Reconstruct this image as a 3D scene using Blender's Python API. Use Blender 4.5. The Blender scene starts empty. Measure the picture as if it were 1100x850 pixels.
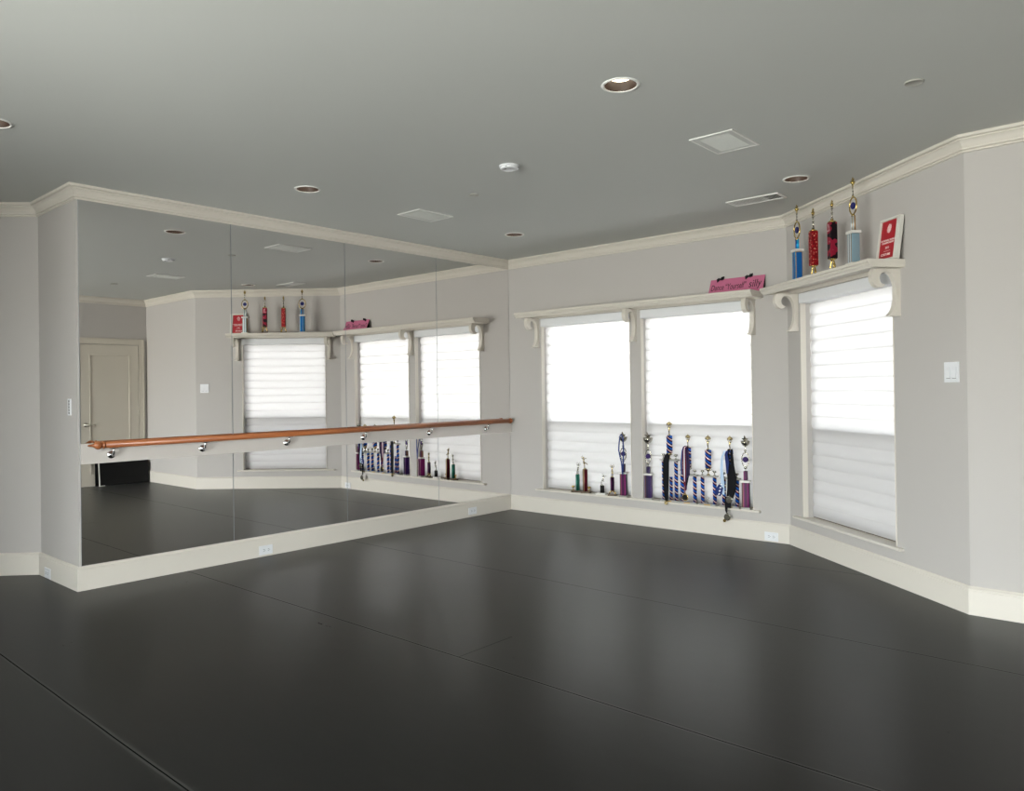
import bpy, bmesh, math, random
from mathutils import Vector, Matrix
random.seed(7)
S = bpy.context.scene
COL = S.collection
PI = math.pi
sin, cos = math.sin, math.cos

# ------------------------------------------------------------------ materials
def mat(name, col, rough=0.5, metal=0.0, spec=0.5, bump=0.0, bscale=60.0, var=0.0, vscale=3.0):
    m = bpy.data.materials.new(name); m.use_nodes = True
    nt = m.node_tree; b = nt.nodes['Principled BSDF']
    b.inputs['Base Color'].default_value = (*col, 1)
    b.inputs['Roughness'].default_value = rough
    b.inputs['Metallic'].default_value = metal
    b.inputs['Specular IOR Level'].default_value = spec
    if bump or var:
        tc = nt.nodes.new('ShaderNodeTexCoord')
    if bump:
        n = nt.nodes.new('ShaderNodeTexNoise'); n.inputs['Scale'].default_value = bscale; n.inputs['Detail'].default_value = 3
        bp = nt.nodes.new('ShaderNodeBump'); bp.inputs['Strength'].default_value = bump; bp.inputs['Distance'].default_value = 0.01
        nt.links.new(tc.outputs['Object'], n.inputs['Vector']); nt.links.new(n.outputs['Fac'], bp.inputs['Height'])
        nt.links.new(bp.outputs['Normal'], b.inputs['Normal'])
    if var:
        n = nt.nodes.new('ShaderNodeTexNoise'); n.inputs['Scale'].default_value = vscale; n.inputs['Detail'].default_value = 2
        mx = nt.nodes.new('ShaderNodeMix'); mx.data_type = 'RGBA'
        mx.inputs[6].default_value = (*[c*(1-var) for c in col], 1); mx.inputs[7].default_value = (*[min(1, c*(1+var)) for c in col], 1)
        nt.links.new(tc.outputs['Object'], n.inputs['Vector']); nt.links.new(n.outputs['Fac'], mx.inputs[0])
        nt.links.new(mx.outputs[2], b.inputs['Base Color'])
    return m

def ramp_mat(name, stops, kind='X', scale=1.0, rough=0.3, metal=0.5, angle=0.0, dist=0.0):
    """constant-step stripes of the part's own coordinates"""
    m = bpy.data.materials.new(name); m.use_nodes = True
    nt = m.node_tree; b = nt.nodes['Principled BSDF']
    b.inputs['Roughness'].default_value = rough+.1; b.inputs['Metallic'].default_value = metal; b.inputs['Specular IOR Level'].default_value = 0.2
    tc = nt.nodes.new('ShaderNodeTexCoord'); r = nt.nodes.new('ShaderNodeValToRGB'); r.color_ramp.interpolation = 'CONSTANT'
    e = r.color_ramp.elements
    e[0].position = stops[0][0]; e[0].color = (*stops[0][1], 1)
    e[1].position = stops[1][0]; e[1].color = (*stops[1][1], 1)
    for p, c in stops[2:]:
        k = e.new(p); k.color = (*c, 1)
    if kind == 'noise':
        n = nt.nodes.new('ShaderNodeTexNoise'); n.inputs['Scale'].default_value = scale; n.inputs['Detail'].default_value = 1.5
        nt.links.new(tc.outputs['Object'], n.inputs['Vector']); nt.links.new(n.outputs['Fac'], r.inputs['Fac'])
    elif kind == 'voronoi':
        n = nt.nodes.new('ShaderNodeTexVoronoi'); n.inputs['Scale'].default_value = scale
        nt.links.new(tc.outputs['Object'], n.inputs['Vector']); nt.links.new(n.outputs['Distance'], r.inputs['Fac'])
    else:
        mp = nt.nodes.new('ShaderNodeMapping'); mp.inputs['Rotation'].default_value = (0, angle, 0)
        w = nt.nodes.new('ShaderNodeTexWave'); w.bands_direction = kind; w.wave_profile = 'SAW'
        w.inputs['Scale'].default_value = scale; w.inputs['Distortion'].default_value = dist; w.inputs['Detail'].default_value = 0
        nt.links.new(tc.outputs['Object'], mp.inputs['Vector']); nt.links.new(mp.outputs['Vector'], w.inputs['Vector'])
        nt.links.new(w.outputs['Fac'], r.inputs['Fac'])
    nt.links.new(r.outputs['Color'], b.inputs['Base Color'])
    return m

M = {}
M['wall'] = mat('wall_paint', (0.485, 0.460, 0.438), 0.75, spec=0.25, bump=0.04, bscale=220, var=0.012, vscale=1.2)
M['ceiling'] = mat('ceiling_paint', (0.575, 0.585, 0.56), 0.85, spec=0.2, bump=0.03, bscale=260)
M['trim'] = mat('trim_paint', (0.66, 0.62, 0.555), 0.38, spec=0.4)
M['board'] = mat('board_paint', (0.62, 0.58, 0.545), 0.45, spec=0.4)
M['door'] = mat('door_paint', (0.60, 0.555, 0.475), 0.4, spec=0.4)
M['plastic'] = mat('white_plastic', (0.74, 0.75, 0.77), 0.35)
M['hem'] = mat('hem_bar', (0.46, 0.45, 0.45), 0.6, spec=0.2)
M['slot'] = mat('dark_slot', (0.05, 0.05, 0.05), 0.6)
M['grey_grille'] = mat('grille_paint', (0.60, 0.61, 0.58), 0.6)
M['grille_dark'] = mat('grille_dark', (0.07, 0.07, 0.065), 0.6)
M['disc'] = mat('cover_paint', (0.43, 0.42, 0.38), 0.6)
M['rim'] = mat('downlight_rim', (0.78, 0.78, 0.75), 0.4)
M['baffle'] = mat('baffle_bronze', (0.022, 0.013, 0.010), 0.4, spec=0.35)
M['chrome'] = mat('chrome', (0.82, 0.82, 0.84), 0.12, 1.0)
M['nickel'] = mat('satin_nickel', (0.6, 0.57, 0.5), 0.3, 1.0)
M['gold'] = mat('gold_plastic', (0.62, 0.46, 0.16), 0.22, 0.95)
M['palegold'] = mat('pale_gold_plastic', (0.46, 0.37, 0.20), 0.20, 0.95)
M['silver'] = mat('silver_plastic', (0.46, 0.44, 0.38), 0.16, 0.95)
M['marble'] = mat('white_marble', (0.72, 0.70, 0.66), 0.3, var=0.12, vscale=40)
M['greymarble'] = mat('grey_marble', (0.36, 0.35, 0.32), 0.3, var=0.25, vscale=50)
M['darkbase'] = mat('brown_base', (0.10, 0.07, 0.045), 0.35, var=0.2, vscale=50)
M['plate'] = mat('brass_plate', (0.55, 0.38, 0.14), 0.35, 0.8)
M['black'] = mat('black_paint', (0.006, 0.006, 0.006), 0.55, spec=0.2)
M['ribbonblack'] = mat('black_ribbon', (0.004, 0.004, 0.006), 0.7, spec=0.2)
M['ribbonblue'] = mat('blue_ribbon', (0.006, 0.022, 0.13), 0.5, spec=0.3)
M['ribbonred'] = mat('red_ribbon', (0.13, 0.008, 0.018), 0.5, spec=0.3)
M['ribbonpurple'] = mat('purple_ribbon', (0.02, 0.008, 0.055), 0.5, spec=0.3)
M['ribbonlight'] = mat('pale_blue_ribbon', (0.42, 0.55, 0.72), 0.5)
M['ribbonwhite'] = mat('white_ribbon', (0.75, 0.75, 0.78), 0.5)
M['gem'] = mat('blue_medallion', (0.02, 0.022, 0.13), 0.4, 0.0, spec=0.2)
M['purplegem'] = mat('purple_medallion', (0.03, 0.012, 0.09), 0.5, 0.0, spec=0.15)
M['tealfoil'] = ramp_mat('teal_foil', [(0, (0.02, 0.11, 0.08)), (0.45, (0.03, 0.18, 0.13)), (0.8, (0.05, 0.24, 0.18))], 'X', 12)
M['maroonfoil'] = ramp_mat('maroon_foil', [(0, (0.075, 0.004, 0.010)), (0.62, (0.035, 0.003, 0.008)), (0.8, (0.45, 0.32, 0.17))], 'X', 5.6, metal=0.4)
M['purplefoil'] = ramp_mat('purple_foil', [(0, (0.018, 0.004, 0.055)), (0.42, (0.045, 0.008, 0.12)), (0.62, (0.11, 0.05, 0.03)), (0.75, (0.010, 0.003, 0.03))], 'X', 5.0, metal=0.1)
M['magentafoil'] = ramp_mat('magenta_foil', [(0, (0.045, 0.003, 0.035)), (0.3, (0.15, 0.005, 0.085)), (0.5, (0.018, 0.002, 0.045)), (0.62, (0.22, 0.12, 0.05)), (0.72, (0.13, 0.005, 0.075)), (0.9, (0.025, 0.002, 0.03))], 'X', 5.4, metal=0.15)
M['plumfoil'] = ramp_mat('plum_foil', [(0, (0.015, 0.004, 0.02)), (0.5, (0.05, 0.008, 0.045)), (0.8, (0.14, 0.03, 0.10))], 'X', 12)
M['flagfoil'] = ramp_mat('flag_foil', [(0, (0.005, 0.085, 0.42)), (0.34, (0.003, 0.005, 0.03)), (0.50, (0.20, 0.008, 0.018)), (0.63, (0.72, 0.68, 0.70)), (0.77, (0.16, 0.008, 0.016)), (0.87, (0.003, 0.010, 0.06))], 'X', 7.5, angle=math.radians(50), metal=0.2)
M['bluefoil'] = ramp_mat('blue_foil', [(0, (0.01, 0.11, 0.36)), (0.36, (0.02, 0.36, 0.68)), (0.60, (0.01, 0.10, 0.34)), (0.66, (0.42, 0.28, 0.10)), (0.76, (0.015, 0.14, 0.45))], 'X', 8.5, metal=0.4)
M['redglitter'] = ramp_mat('red_glitter', [(0, (0.80, 0.55, 0.35)), (0.22, (0.36, 0.012, 0.018)), (0.55, (0.20, 0.008, 0.012))], 'voronoi', 62, metal=0.4)
M['redblackfoil'] = ramp_mat('red_black_foil', [(0, (0.010, 0.005, 0.008)), (0.50, (0.30, 0.014, 0.04)), (0.63, (0.60, 0.34, 0.36)), (0.67, (0.20, 0.010, 0.025))], 'noise', 17, metal=0.3)
M['holofoil'] = ramp_mat('holographic_foil', [(0, (0.28, 0.42, 0.50)), (0.28, (0.80, 0.84, 0.88)), (0.55, (0.34, 0.42, 0.40)), (0.68, (0.62, 0.64, 0.66)), (0.80, (0.36, 0.24, 0.12)), (0.92, (0.18, 0.16, 0.12))], 'X', 13.0, metal=0.5, dist=0.0)
M['plaquered'] = mat('plaque_red', (0.40, 0.012, 0.022), 0.35)
M['plaquewhite'] = mat('plaque_print', (0.80, 0.66, 0.64), 0.5)
M['frame'] = mat('frame_white', (0.66, 0.65, 0.59), 0.4)
M['pink'] = mat('pink_board', (0.52, 0.14, 0.25), 0.7, var=0.06, vscale=30)
M['ink'] = mat('ink', (0.05, 0.01, 0.02), 0.6)
M['vinyl'] = mat('window_vinyl', (0.78, 0.78, 0.76), 0.4)
M['exterior'] = mat('roof_outer', (0.25, 0.24, 0.22), 0.9)

# mirror glass
m = bpy.data.materials.new('mirror_glass'); m.use_nodes = True
b = m.node_tree.nodes['Principled BSDF']; b.inputs['Base Color'].default_value = (0.90, 0.885, 0.875, 1)
b.inputs['Metallic'].default_value = 1; b.inputs['Roughness'].default_value = 0.0
M['mirror'] = m
M['mirroredge'] = mat('mirror_edge', (0.30, 0.32, 0.34), 0.3, 0.2)

# window glass
m = bpy.data.materials.new('window_glass'); m.use_nodes = True; nt = m.node_tree
for n in list(nt.nodes):
    if n.type != 'OUTPUT_MATERIAL': nt.nodes.remove(n)
out = [n for n in nt.nodes if n.type == 'OUTPUT_MATERIAL'][0]
t = nt.nodes.new('ShaderNodeBsdfTransparent'); t.inputs['Color'].default_value = (0.94, 0.96, 0.95, 1)
g = nt.nodes.new('ShaderNodeBsdfGlossy'); g.inputs['Roughness'].default_value = 0.02
f = nt.nodes.new('ShaderNodeFresnel'); f.inputs['IOR'].default_value = 1.45
mx = nt.nodes.new('ShaderNodeMixShader')
nt.links.new(f.outputs[0], mx.inputs[0]); nt.links.new(t.outputs[0], mx.inputs[1]); nt.links.new(g.outputs[0], mx.inputs[2]); nt.links.new(mx.outputs[0], out.inputs[0])
M['glass'] = m
# insect screen
m = bpy.data.materials.new('insect_screen'); m.use_nodes = True; nt = m.node_tree
b = nt.nodes['Principled BSDF']; b.inputs['Base Color'].default_value = (0.06, 0.06, 0.06, 1); b.inputs['Alpha'].default_value = 0.42
M['screen'] = m
# shade fabric: thin translucent cloth
m = bpy.data.materials.new('shade_fabric'); m.use_nodes = True; nt = m.node_tree
for n in list(nt.nodes):
    if n.type != 'OUTPUT_MATERIAL': nt.nodes.remove(n)
out = [n for n in nt.nodes if n.type == 'OUTPUT_MATERIAL'][0]
d = nt.nodes.new('ShaderNodeBsdfDiffuse'); d.inputs['Color'].default_value = (0.80, 0.78, 0.78, 1)
t = nt.nodes.new('ShaderNodeBsdfTranslucent'); t.inputs['Color'].default_value = (0.22, 0.215, 0.217, 1)
mx = nt.nodes.new('ShaderNodeMixShader'); mx.inputs[0].default_value = 0.5
nt.links.new(d.outputs[0], mx.inputs[1]); nt.links.new(t.outputs[0], mx.inputs[2]); nt.links.new(mx.outputs[0], out.inputs[0])
M['fabric'] = m
m = m.copy(); m.name = 'shade_fabric_dimmed'  # same cloth with a darker colour, so the tall window glares less
for n in m.node_tree.nodes:
    if n.type == 'BSDF_TRANSLUCENT': n.inputs['Color'].default_value = (0.135, 0.131, 0.133, 1)
M['fabric_dimmed'] = m

m = m.copy(); m.name = 'seam_tape'
for n in m.node_tree.nodes:
    if n.type == 'BSDF_TRANSLUCENT': n.inputs['Color'].default_value = (0.45, 0.44, 0.42, 1)
M['seam'] = m
# lamp lens
m = bpy.data.materials.new('lamp_lens'); m.use_nodes = True; nt = m.node_tree
b = nt.nodes['Principled BSDF']; b.inputs['Base Color'].default_value = (1, .95, .85, 1)
b.inputs['Emission Color'].default_value = (1.0, 0.86, 0.66, 1); b.inputs['Emission Strength'].default_value = LAMP = 7.0
M['lens'] = m

# dance floor: dark vinyl rolls with joints edged by a painted highlight, faint scuffs
m = bpy.data.materials.new('dance_vinyl'); m.use_nodes = True; nt = m.node_tree
b = nt.nodes['Principled BSDF']; L = nt.links.new; N = nt.nodes.new
geo = N('ShaderNodeNewGeometry'); sep = N('ShaderNodeSeparateXYZ'); L(geo.outputs['Position'], sep.inputs[0])
def mth(op, a, b_=None, c=None):
    n = N('ShaderNodeMath'); n.operation = op
    for i, v in enumerate((a, b_, c)):
        if v is None: continue
        if isinstance(v, (int, float)): n.inputs[i].default_value = v
        else: L(v, n.inputs[i])
    return n.outputs[0]
nz = N('ShaderNodeTexNoise'); nz.inputs['Scale'].default_value = 1.3; nz.inputs['Detail'].default_value = 4; L(geo.outputs['Position'], nz.inputs['Vector'])
nf = N('ShaderNodeTexNoise'); nf.inputs['Scale'].default_value = 9; nf.inputs['Detail'].default_value = 6; nf.inputs['Roughness'].default_value = 0.6; L(geo.outputs['Position'], nf.inputs['Vector'])
yw = mth('ADD', sep.outputs['Y'], mth('MULTIPLY', mth('SUBTRACT', nz.outputs['Fac'], 0.5), 0.012))
fr = mth('FRACT', mth('DIVIDE', mth('ADD', yw, 0.715), 1.43))
dist = mth('MULTIPLY', mth('ABSOLUTE', mth('SUBTRACT', fr, 0.5)), -1.43)     # 0 .. -0.715
dist = mth('ADD', dist, 0.715)                                              # distance to the joint in metres
seam = mth('LESS_THAN', dist, 0.0028)
lip_highlight = mth('MULTIPLY', mth('LESS_THAN', dist, 0.012), mth('GREATER_THAN', dist, 0.0028))  # paler band beside the joint, a highlight put into the colour
# cross joint in the third roll
cx = mth('LESS_THAN', mth('ABSOLUTE', mth('SUBTRACT', sep.outputs['X'], 2.82)), 0.0025)
cx = mth('MULTIPLY', cx, mth('MULTIPLY', mth('GREATER_THAN', sep.outputs['Y'], -3.575), mth('LESS_THAN', sep.outputs['Y'], -3.18)))
seam = mth('MAXIMUM', seam, mth('MULTIPLY', cx, 0.6))
# scuffs: stretched fine noise, thresholded
mp = N('ShaderNodeMapping'); mp.inputs['Rotation'].default_value = (0, 0, 0.6); mp.inputs['Scale'].default_value = (1.0, 5.0, 1); L(geo.outputs['Position'], mp.inputs['Vector'])
sc = N('ShaderNodeTexNoise'); sc.inputs['Scale'].default_value = 3.2; sc.inputs['Detail'].default_value = 5; sc.inputs['Roughness'].default_value = 0.7; L(mp.outputs['Vector'], sc.inputs['Vector'])
scf = mth('MULTIPLY', mth('SUBTRACT', sc.outputs['Fac'], 0.35), 0.9)
scf = mth('MAXIMUM', mth('MINIMUM', scf, 1.0), 0.0)
mix1 = N('ShaderNodeMix'); mix1.data_type = 'RGBA'; L(scf, mix1.inputs[0]); mix1.inputs[6].default_value = (0.0085, 0.0085, 0.0082, 1); mix1.inputs[7].default_value = (0.015, 0.015, 0.014, 1)
mix2 = N('ShaderNodeMix'); mix2.data_type = 'RGBA'; L(seam, mix2.inputs[0]); L(mix1.outputs[2], mix2.inputs[6]); mix2.inputs[7].default_value = (0.004, 0.004, 0.004, 1)
mix3 = N('ShaderNodeMix'); mix3.data_type = 'RGBA'; L(mth('MULTIPLY', lip_highlight, 0.5), mix3.inputs[0]); L(mix2.outputs[2], mix3.inputs[6]); mix3.inputs[7].default_value = (0.05, 0.05, 0.047, 1)
SHEEN = 0.58
rg = mth('ADD', mth('MULTIPLY', sc.outputs['Fac'], 0.07), mth('ADD', mth('MULTIPLY', nz.outputs['Fac'], 0.06), 0.23))
bp = N('ShaderNodeBump'); bp.inputs['Strength'].default_value = 0.20; bp.inputs['Distance'].default_value = 0.02
h = mth('SUBTRACT', mth('ADD', mth('MULTIPLY', nf.outputs['Fac'], 0.12), mth('MULTIPLY', nz.outputs['Fac'], 0.6)), mth('MULTIPLY', seam, 0.5)); L(h, bp.inputs['Height'])
nt.nodes.remove(b); out = [n for n in nt.nodes if n.type == 'OUTPUT_MATERIAL'][0]
df = N('ShaderNodeBsdfDiffuse'); L(mix3.outputs[2], df.inputs['Color']); L(bp.outputs[0], df.inputs['Normal'])
gl = N('ShaderNodeBsdfGlossy'); gl.inputs['Color'].default_value = (1, 1, 0.985, 1); L(rg, gl.inputs['Roughness']); L(bp.outputs[0], gl.inputs['Normal'])
fn = N('ShaderNodeFresnel'); fn.inputs['IOR'].default_value = 1.38
fac = mth('MULTIPLY', mth('MULTIPLY', fn.outputs[0], SHEEN), mth('SUBTRACT', 1.0, seam))
ms = N('ShaderNodeMixShader'); L(fac, ms.inputs[0]); L(df.outputs[0], ms.inputs[1]); L(gl.outputs[0], ms.inputs[2]); L(ms.outputs[0], out.inputs[0])
M['floor'] = m

# barre wood
m = bpy.data.materials.new('barre_wood'); m.use_nodes = True; nt = m.node_tree; b = nt.nodes['Principled BSDF']
tc = nt.nodes.new('ShaderNodeTexCoord'); mp = nt.nodes.new('ShaderNodeMapping'); mp.inputs['Scale'].default_value = (1, 0.04, 1)
n = nt.nodes.new('ShaderNodeTexNoise'); n.inputs['Scale'].default_value = 45; n.inputs['Detail'].default_value = 4
r = nt.nodes.new('ShaderNodeValToRGB'); r.color_ramp.elements[0].color = (0.25, 0.07, 0.022, 1); r.color_ramp.elements[0].position = .3
r.color_ramp.elements[1].color = (0.48, 0.17, 0.06, 1); r.color_ramp.elements[1].position = .75
nt.links.new(tc.outputs['Object'], mp.inputs[0]); nt.links.new(mp.outputs[0], n.inputs['Vector']); nt.links.new(n.outputs['Fac'], r.inputs[0]); nt.links.new(r.outputs[0], b.inputs['Base Color'])
b.inputs['Roughness'].default_value = 0.3
M['wood'] = m

# ------------------------------------------------------------------ mesh helpers
def V(*a): return Vector(a)
class MB:
    def __init__(s): s.bm = bmesh.new()
    def box(s, x0, x1, y0, y1, z0, z1, T=None, bev=0):
        vs = [s.bm.verts.new(p) for p in ((x0,y0,z0),(x1,y0,z0),(x1,y1,z0),(x0,y1,z0),(x0,y0,z1),(x1,y0,z1),(x1,y1,z1),(x0,y1,z1))]
        fs = [s.bm.faces.new([vs[i] for i in q]) for q in ((0,3,2,1),(4,5,6,7),(0,1,5,4),(1,2,6,5),(2,3,7,6),(3,0,4,7))]
        if bev:
            es = list({e for f in fs for e in f.edges})
            r = bmesh.ops.bevel(s.bm, geom=es, offset=bev, segments=2, affect='EDGES', profile=0.6)
            vs = list({v for f in r['faces'] for v in f.verts} | {v for v in vs if v.is_valid})
        if T is not None: bmesh.ops.transform(s.bm, matrix=T, verts=vs)
        return s
    def lathe(s, prof, o=(0,0,0), axis='Z', n=20, T=None, smooth=True):
        """prof: list of (radius, height)"""
        rings = []; o = Vector(o); allv = []
        for r, h in prof:
            ring = []
            if r < 1e-6:
                p = {'Z': V(0,0,h), 'X': V(h,0,0), 'Y': V(0,h,0)}[axis] + o
                v = s.bm.verts.new(p); ring = [v]; allv.append(v)
            else:
                for k in range(n):
                    a = 2*PI*k/n; c, d = r*cos(a), r*sin(a)
                    p = {'Z': V(c,d,h), 'X': V(h,c,d), 'Y': V(d,h,c)}[axis] + o
                    v = s.bm.verts.new(p); ring.append(v); allv.append(v)
            rings.append(ring)
        for a, b in zip(rings, rings[1:]):
            for k in range(n):
                q = [a[k % len(a)], a[(k+1) % len(a)], b[(k+1) % len(b)], b[k % len(b)]]
                u = []
                for v in q:
                    if v not in u: u.append(v)
                if len(u) > 2:
                    try:
                        f = s.bm.faces.new(u); f.smooth = smooth
                    except ValueError: pass
        for ring, rev in ((rings[0], True), (rings[-1], False)):
            if len(ring) > 2:
                f = s.bm.faces.new(ring[::-1] if rev else ring)
        if T is not None: bmesh.ops.transform(s.bm, matrix=T, verts=allv)
        return s
    def tube(s, pts, rad, n=10, closed=False, sq=None):
        """pts list, rad number or list"""
        pts = [Vector(p) for p in pts]; m_ = len(pts); rings = []
        if not hasattr(rad, '__len__'): rad = [rad]*m_
        prev = None
        for i, p in enumerate(pts):
            if closed: t = pts[(i+1) % m_] - pts[i-1]
            else: t = pts[min(i+1, m_-1)] - pts[max(i-1, 0)]
            t.normalize()
            if prev is None:
                u = t.orthogonal().normalized()
            else:
                u = prev - t*prev.dot(t)
                u = u.normalized() if u.length > 1e-6 else t.orthogonal().normalized()
            prev = u; w = t.cross(u)
            fl = (1, 1) if sq is None else sq
            rings.append([s.bm.verts.new(p + rad[i]*(fl[0]*cos(2*PI*k/n)*u + fl[1]*sin(2*PI*k/n)*w)) for k in range(n)])
        pairs = list(zip(rings, rings[1:])) + ([(rings[-1], rings[0])] if closed else [])
        for a, b in pairs:
            for k in range(n):
                f = s.bm.faces.new((a[k], a[(k+1) % n], b[(k+1) % n], b[k])); f.smooth = True
        if not closed:
            s.bm.faces.new(rings[0][::-1]); s.bm.faces.new(rings[-1])
        return s
    def ball(s, c, r, sx=1, sy=1, sz=1, n=12):
        T = Matrix.Translation(Vector(c)) @ Matrix.Diagonal((r*sx, r*sy, r*sz, 1))
        g = bmesh.ops.create_uvsphere(s.bm, u_segments=n, v_segments=max(6, n*2//3), radius=1, matrix=T)
        for v in g['verts']:
            for f in v.link_faces: f.smooth = True
        return s
    def prism(s, outline, a, b, frame=None):
        """outline of (u,v) extruded from a to b along the third axis; frame(u,v,w)->point"""
        frame = frame or (lambda u, v, w: (u, v, w))
        A = [s.bm.verts.new(frame(u, v, a)) for u, v in outline]
        B = [s.bm.verts.new(frame(u, v, b)) for u, v in outline]
        n = len(outline)
        try: s.bm.faces.new(A[::-1]); s.bm.faces.new(B)
        except ValueError: pass
        for k in range(n): s.bm.faces.new((A[k], A[(k+1) % n], B[(k+1) % n], B[k]))
        return s
    def star(s, c, r, th=0.004, n=5, frame=None):
        pts = []
        for k in range(2*n):
            a = PI/2 + PI*k/n; q = r if k % 2 == 0 else r*0.42
            pts.append((q*cos(a), q*sin(a)))
        c = Vector(c)
        return s.prism(pts, -th, th, frame or (lambda u, v, w: c + V(u, w, v)))
    def build(s, name, m, parent=None, loc=None, recalc=True):
        if recalc: bmesh.ops.recalc_face_normals(s.bm, faces=s.bm.faces[:])
        me = bpy.data.meshes.new(name); s.bm.to_mesh(me); s.bm.free()
        for mm in (m if isinstance(m, (list, tuple)) else [m]): me.materials.append(M[mm] if isinstance(mm, str) else mm)
        o = bpy.data.objects.new(name, me); COL.objects.link(o)
        if parent is not None: o.parent = parent
        if loc is not None: o.location = loc
        return o

def tag(o, label=None, cat=None, group=None, kind=None):
    if label: o['label'] = label
    if cat: o['category'] = cat
    if group: o['group'] = group
    if kind: o['kind'] = kind
    return o
def thing(name, label, cat, loc=(0,0,0), rz=0, group=None):
    o = bpy.data.objects.new(name, None); COL.objects.link(o); o.empty_display_size = 0.05
    o.location = loc; o.rotation_euler = (0, 0, rz)
    return tag(o, label, cat, group)
def struct(o, label=None):
    o['kind'] = 'structure'
    if label: o['label'] = label
    return o
def dup(root, loc, label, rz=None):
    r = root.copy(); COL.objects.link(r); r.location = loc
    if rz is not None: r.rotation_euler = (0, 0, rz)
    r['label'] = label
    for ch in list(root.children):
        c = ch.copy(); COL.objects.link(c); c.parent = r
        for g in ch.children:
            d = g.copy(); COL.objects.link(d); d.parent = c
    return r

# ------------------------------------------------------------------ room plan
H = 2.68
TH = 0.69665
P = [V(-.006,0), V(3.0432,0), V(4.5548,-1.2645), V(6.0925,-1.2645), V(6.0925,-8.6), V(-2.24,-8.6), V(-2.24,-5.786), V(-.7435,-4.2896), V(-.006,-4.2896)]
NAMES = ['back','right_bay','right','door_side','rear','far_left','left_angle','left_return','left']
NV = len(P)
def edir(i): return (P[(i+1) % NV]-P[i % NV]).normalized()
def enor(i): d = edir(i); return V(d.y, -d.x)          # into the room
def mitre(i, off):
    """vertex i pushed off metres into the room (negative: outwards)"""
    a, b = enor(i-1), enor(i)
    k = a + b
    return P[i % NV] + k*(off/(k.dot(a)))
WT = 0.20
TOP = 3.0

def wall_local(i):
    o = P[i]; d = edir(i); n = enor(i)
    return lambda s, z, off: V(o.x+d.x*s+n.x*off, o.y+d.y*s+n.y*off, z)

def wall(i, openings=()):
    """openings: (s0,s1,z0,z1)"""
    b = MB(); L_ = (P[(i+1) % NV]-P[i]).length; F = wall_local(i)
    o0, o1 = mitre(i, -WT), mitre(i+1, -WT); p0, p1 = P[i], P[(i+1) % NV]
    def cell(s0, s1, z0, z1):
        A = p0.to_2d() if s0 == 0 else F(s0, 0, 0).to_2d(); B = p1.to_2d() if s1 == L_ else F(s1, 0, 0).to_2d()
        D = o0.to_2d() if s0 == 0 else F(s0, 0, -WT).to_2d(); C_ = o1.to_2d() if s1 == L_ else F(s1, 0, -WT).to_2d()
        b.prism([tuple(A), tuple(B), tuple(C_), tuple(D)], z0, z1)
    if not openings: cell(0, L_, 0, TOP)
    else:
        ops = sorted(openings); z0, z1 = ops[0][2], ops[0][3]
        prev = 0
        for (a, c, _, _) in ops:
            cell(prev, a, 0, TOP); cell(a, c, 0, z0); cell(a, c, z1, TOP); prev = c
        cell(prev, L_, 0, TOP)
    return struct(b.build('wall_'+NAMES[i], 'wall'))

B1 = (0.451, 1.538, 0.235, 2.022); B2 = (1.656, 2.740, 0.235, 2.022); C1 = (0.203, 1.342, 0.235, 2.022)
ADDED_REAR = (0.45, 3.85, 0.05, 2.30)  # unseen opening added in the rear wall for daylight
ADDED_SIDE = (6.10, 7.10, 0.05, 2.30)  # second unseen opening, added to brighten the left side
wall(0, [B1, B2]); wall(1, [C1]); wall(2); wall(3, [ADDED_SIDE]); wall(4, [ADDED_REAR]); wall(5); wall(6); wall(7); wall(8)

# floor slab and ceiling with round cut-outs for the downlights
outer = [tuple(mitre(i, -WT)) for i in range(NV)]
b = MB(); b.prism(outer[::-1], -0.15, 0.0); struct(b.build('floor', 'floor'))
DL = [(3.551,-3.205), (0.965,-5.00), (0.992,-3.172), (0.982,-1.018), (3.533,-1.058), (3.55,-5.25), (0.97,-7.1), (3.55,-7.1), (5.45,-3.6), (5.45,-7.1)]
RO = 0.074
bm = bmesh.new()
def loop_edges(pts):
    vs = [bm.verts.new((x, y, H)) for x, y in pts]
    return [bm.edges.new((vs[k], vs[(k+1) % len(vs)])) for k in range(len(vs))]
inner = [tuple(P[i]) for i in range(NV)]
es = loop_edges(inner)
for x, y in DL: es += loop_edges([(x+RO*cos(2*PI*k/28), y+RO*sin(2*PI*k/28)) for k in range(28)])
bmesh.ops.triangle_fill(bm, use_beauty=True, use_dissolve=False, edges=es)
for f in bm.faces:
    if f.normal.z > 0: f.normal_flip()
bb = MB(); bb.bm.free(); bb.bm = bm
bb.prism([tuple(p) for p in outer], TOP, TOP+0.1)
ceil = struct(bb.build('ceiling', 'ceiling', recalc=False))

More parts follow.
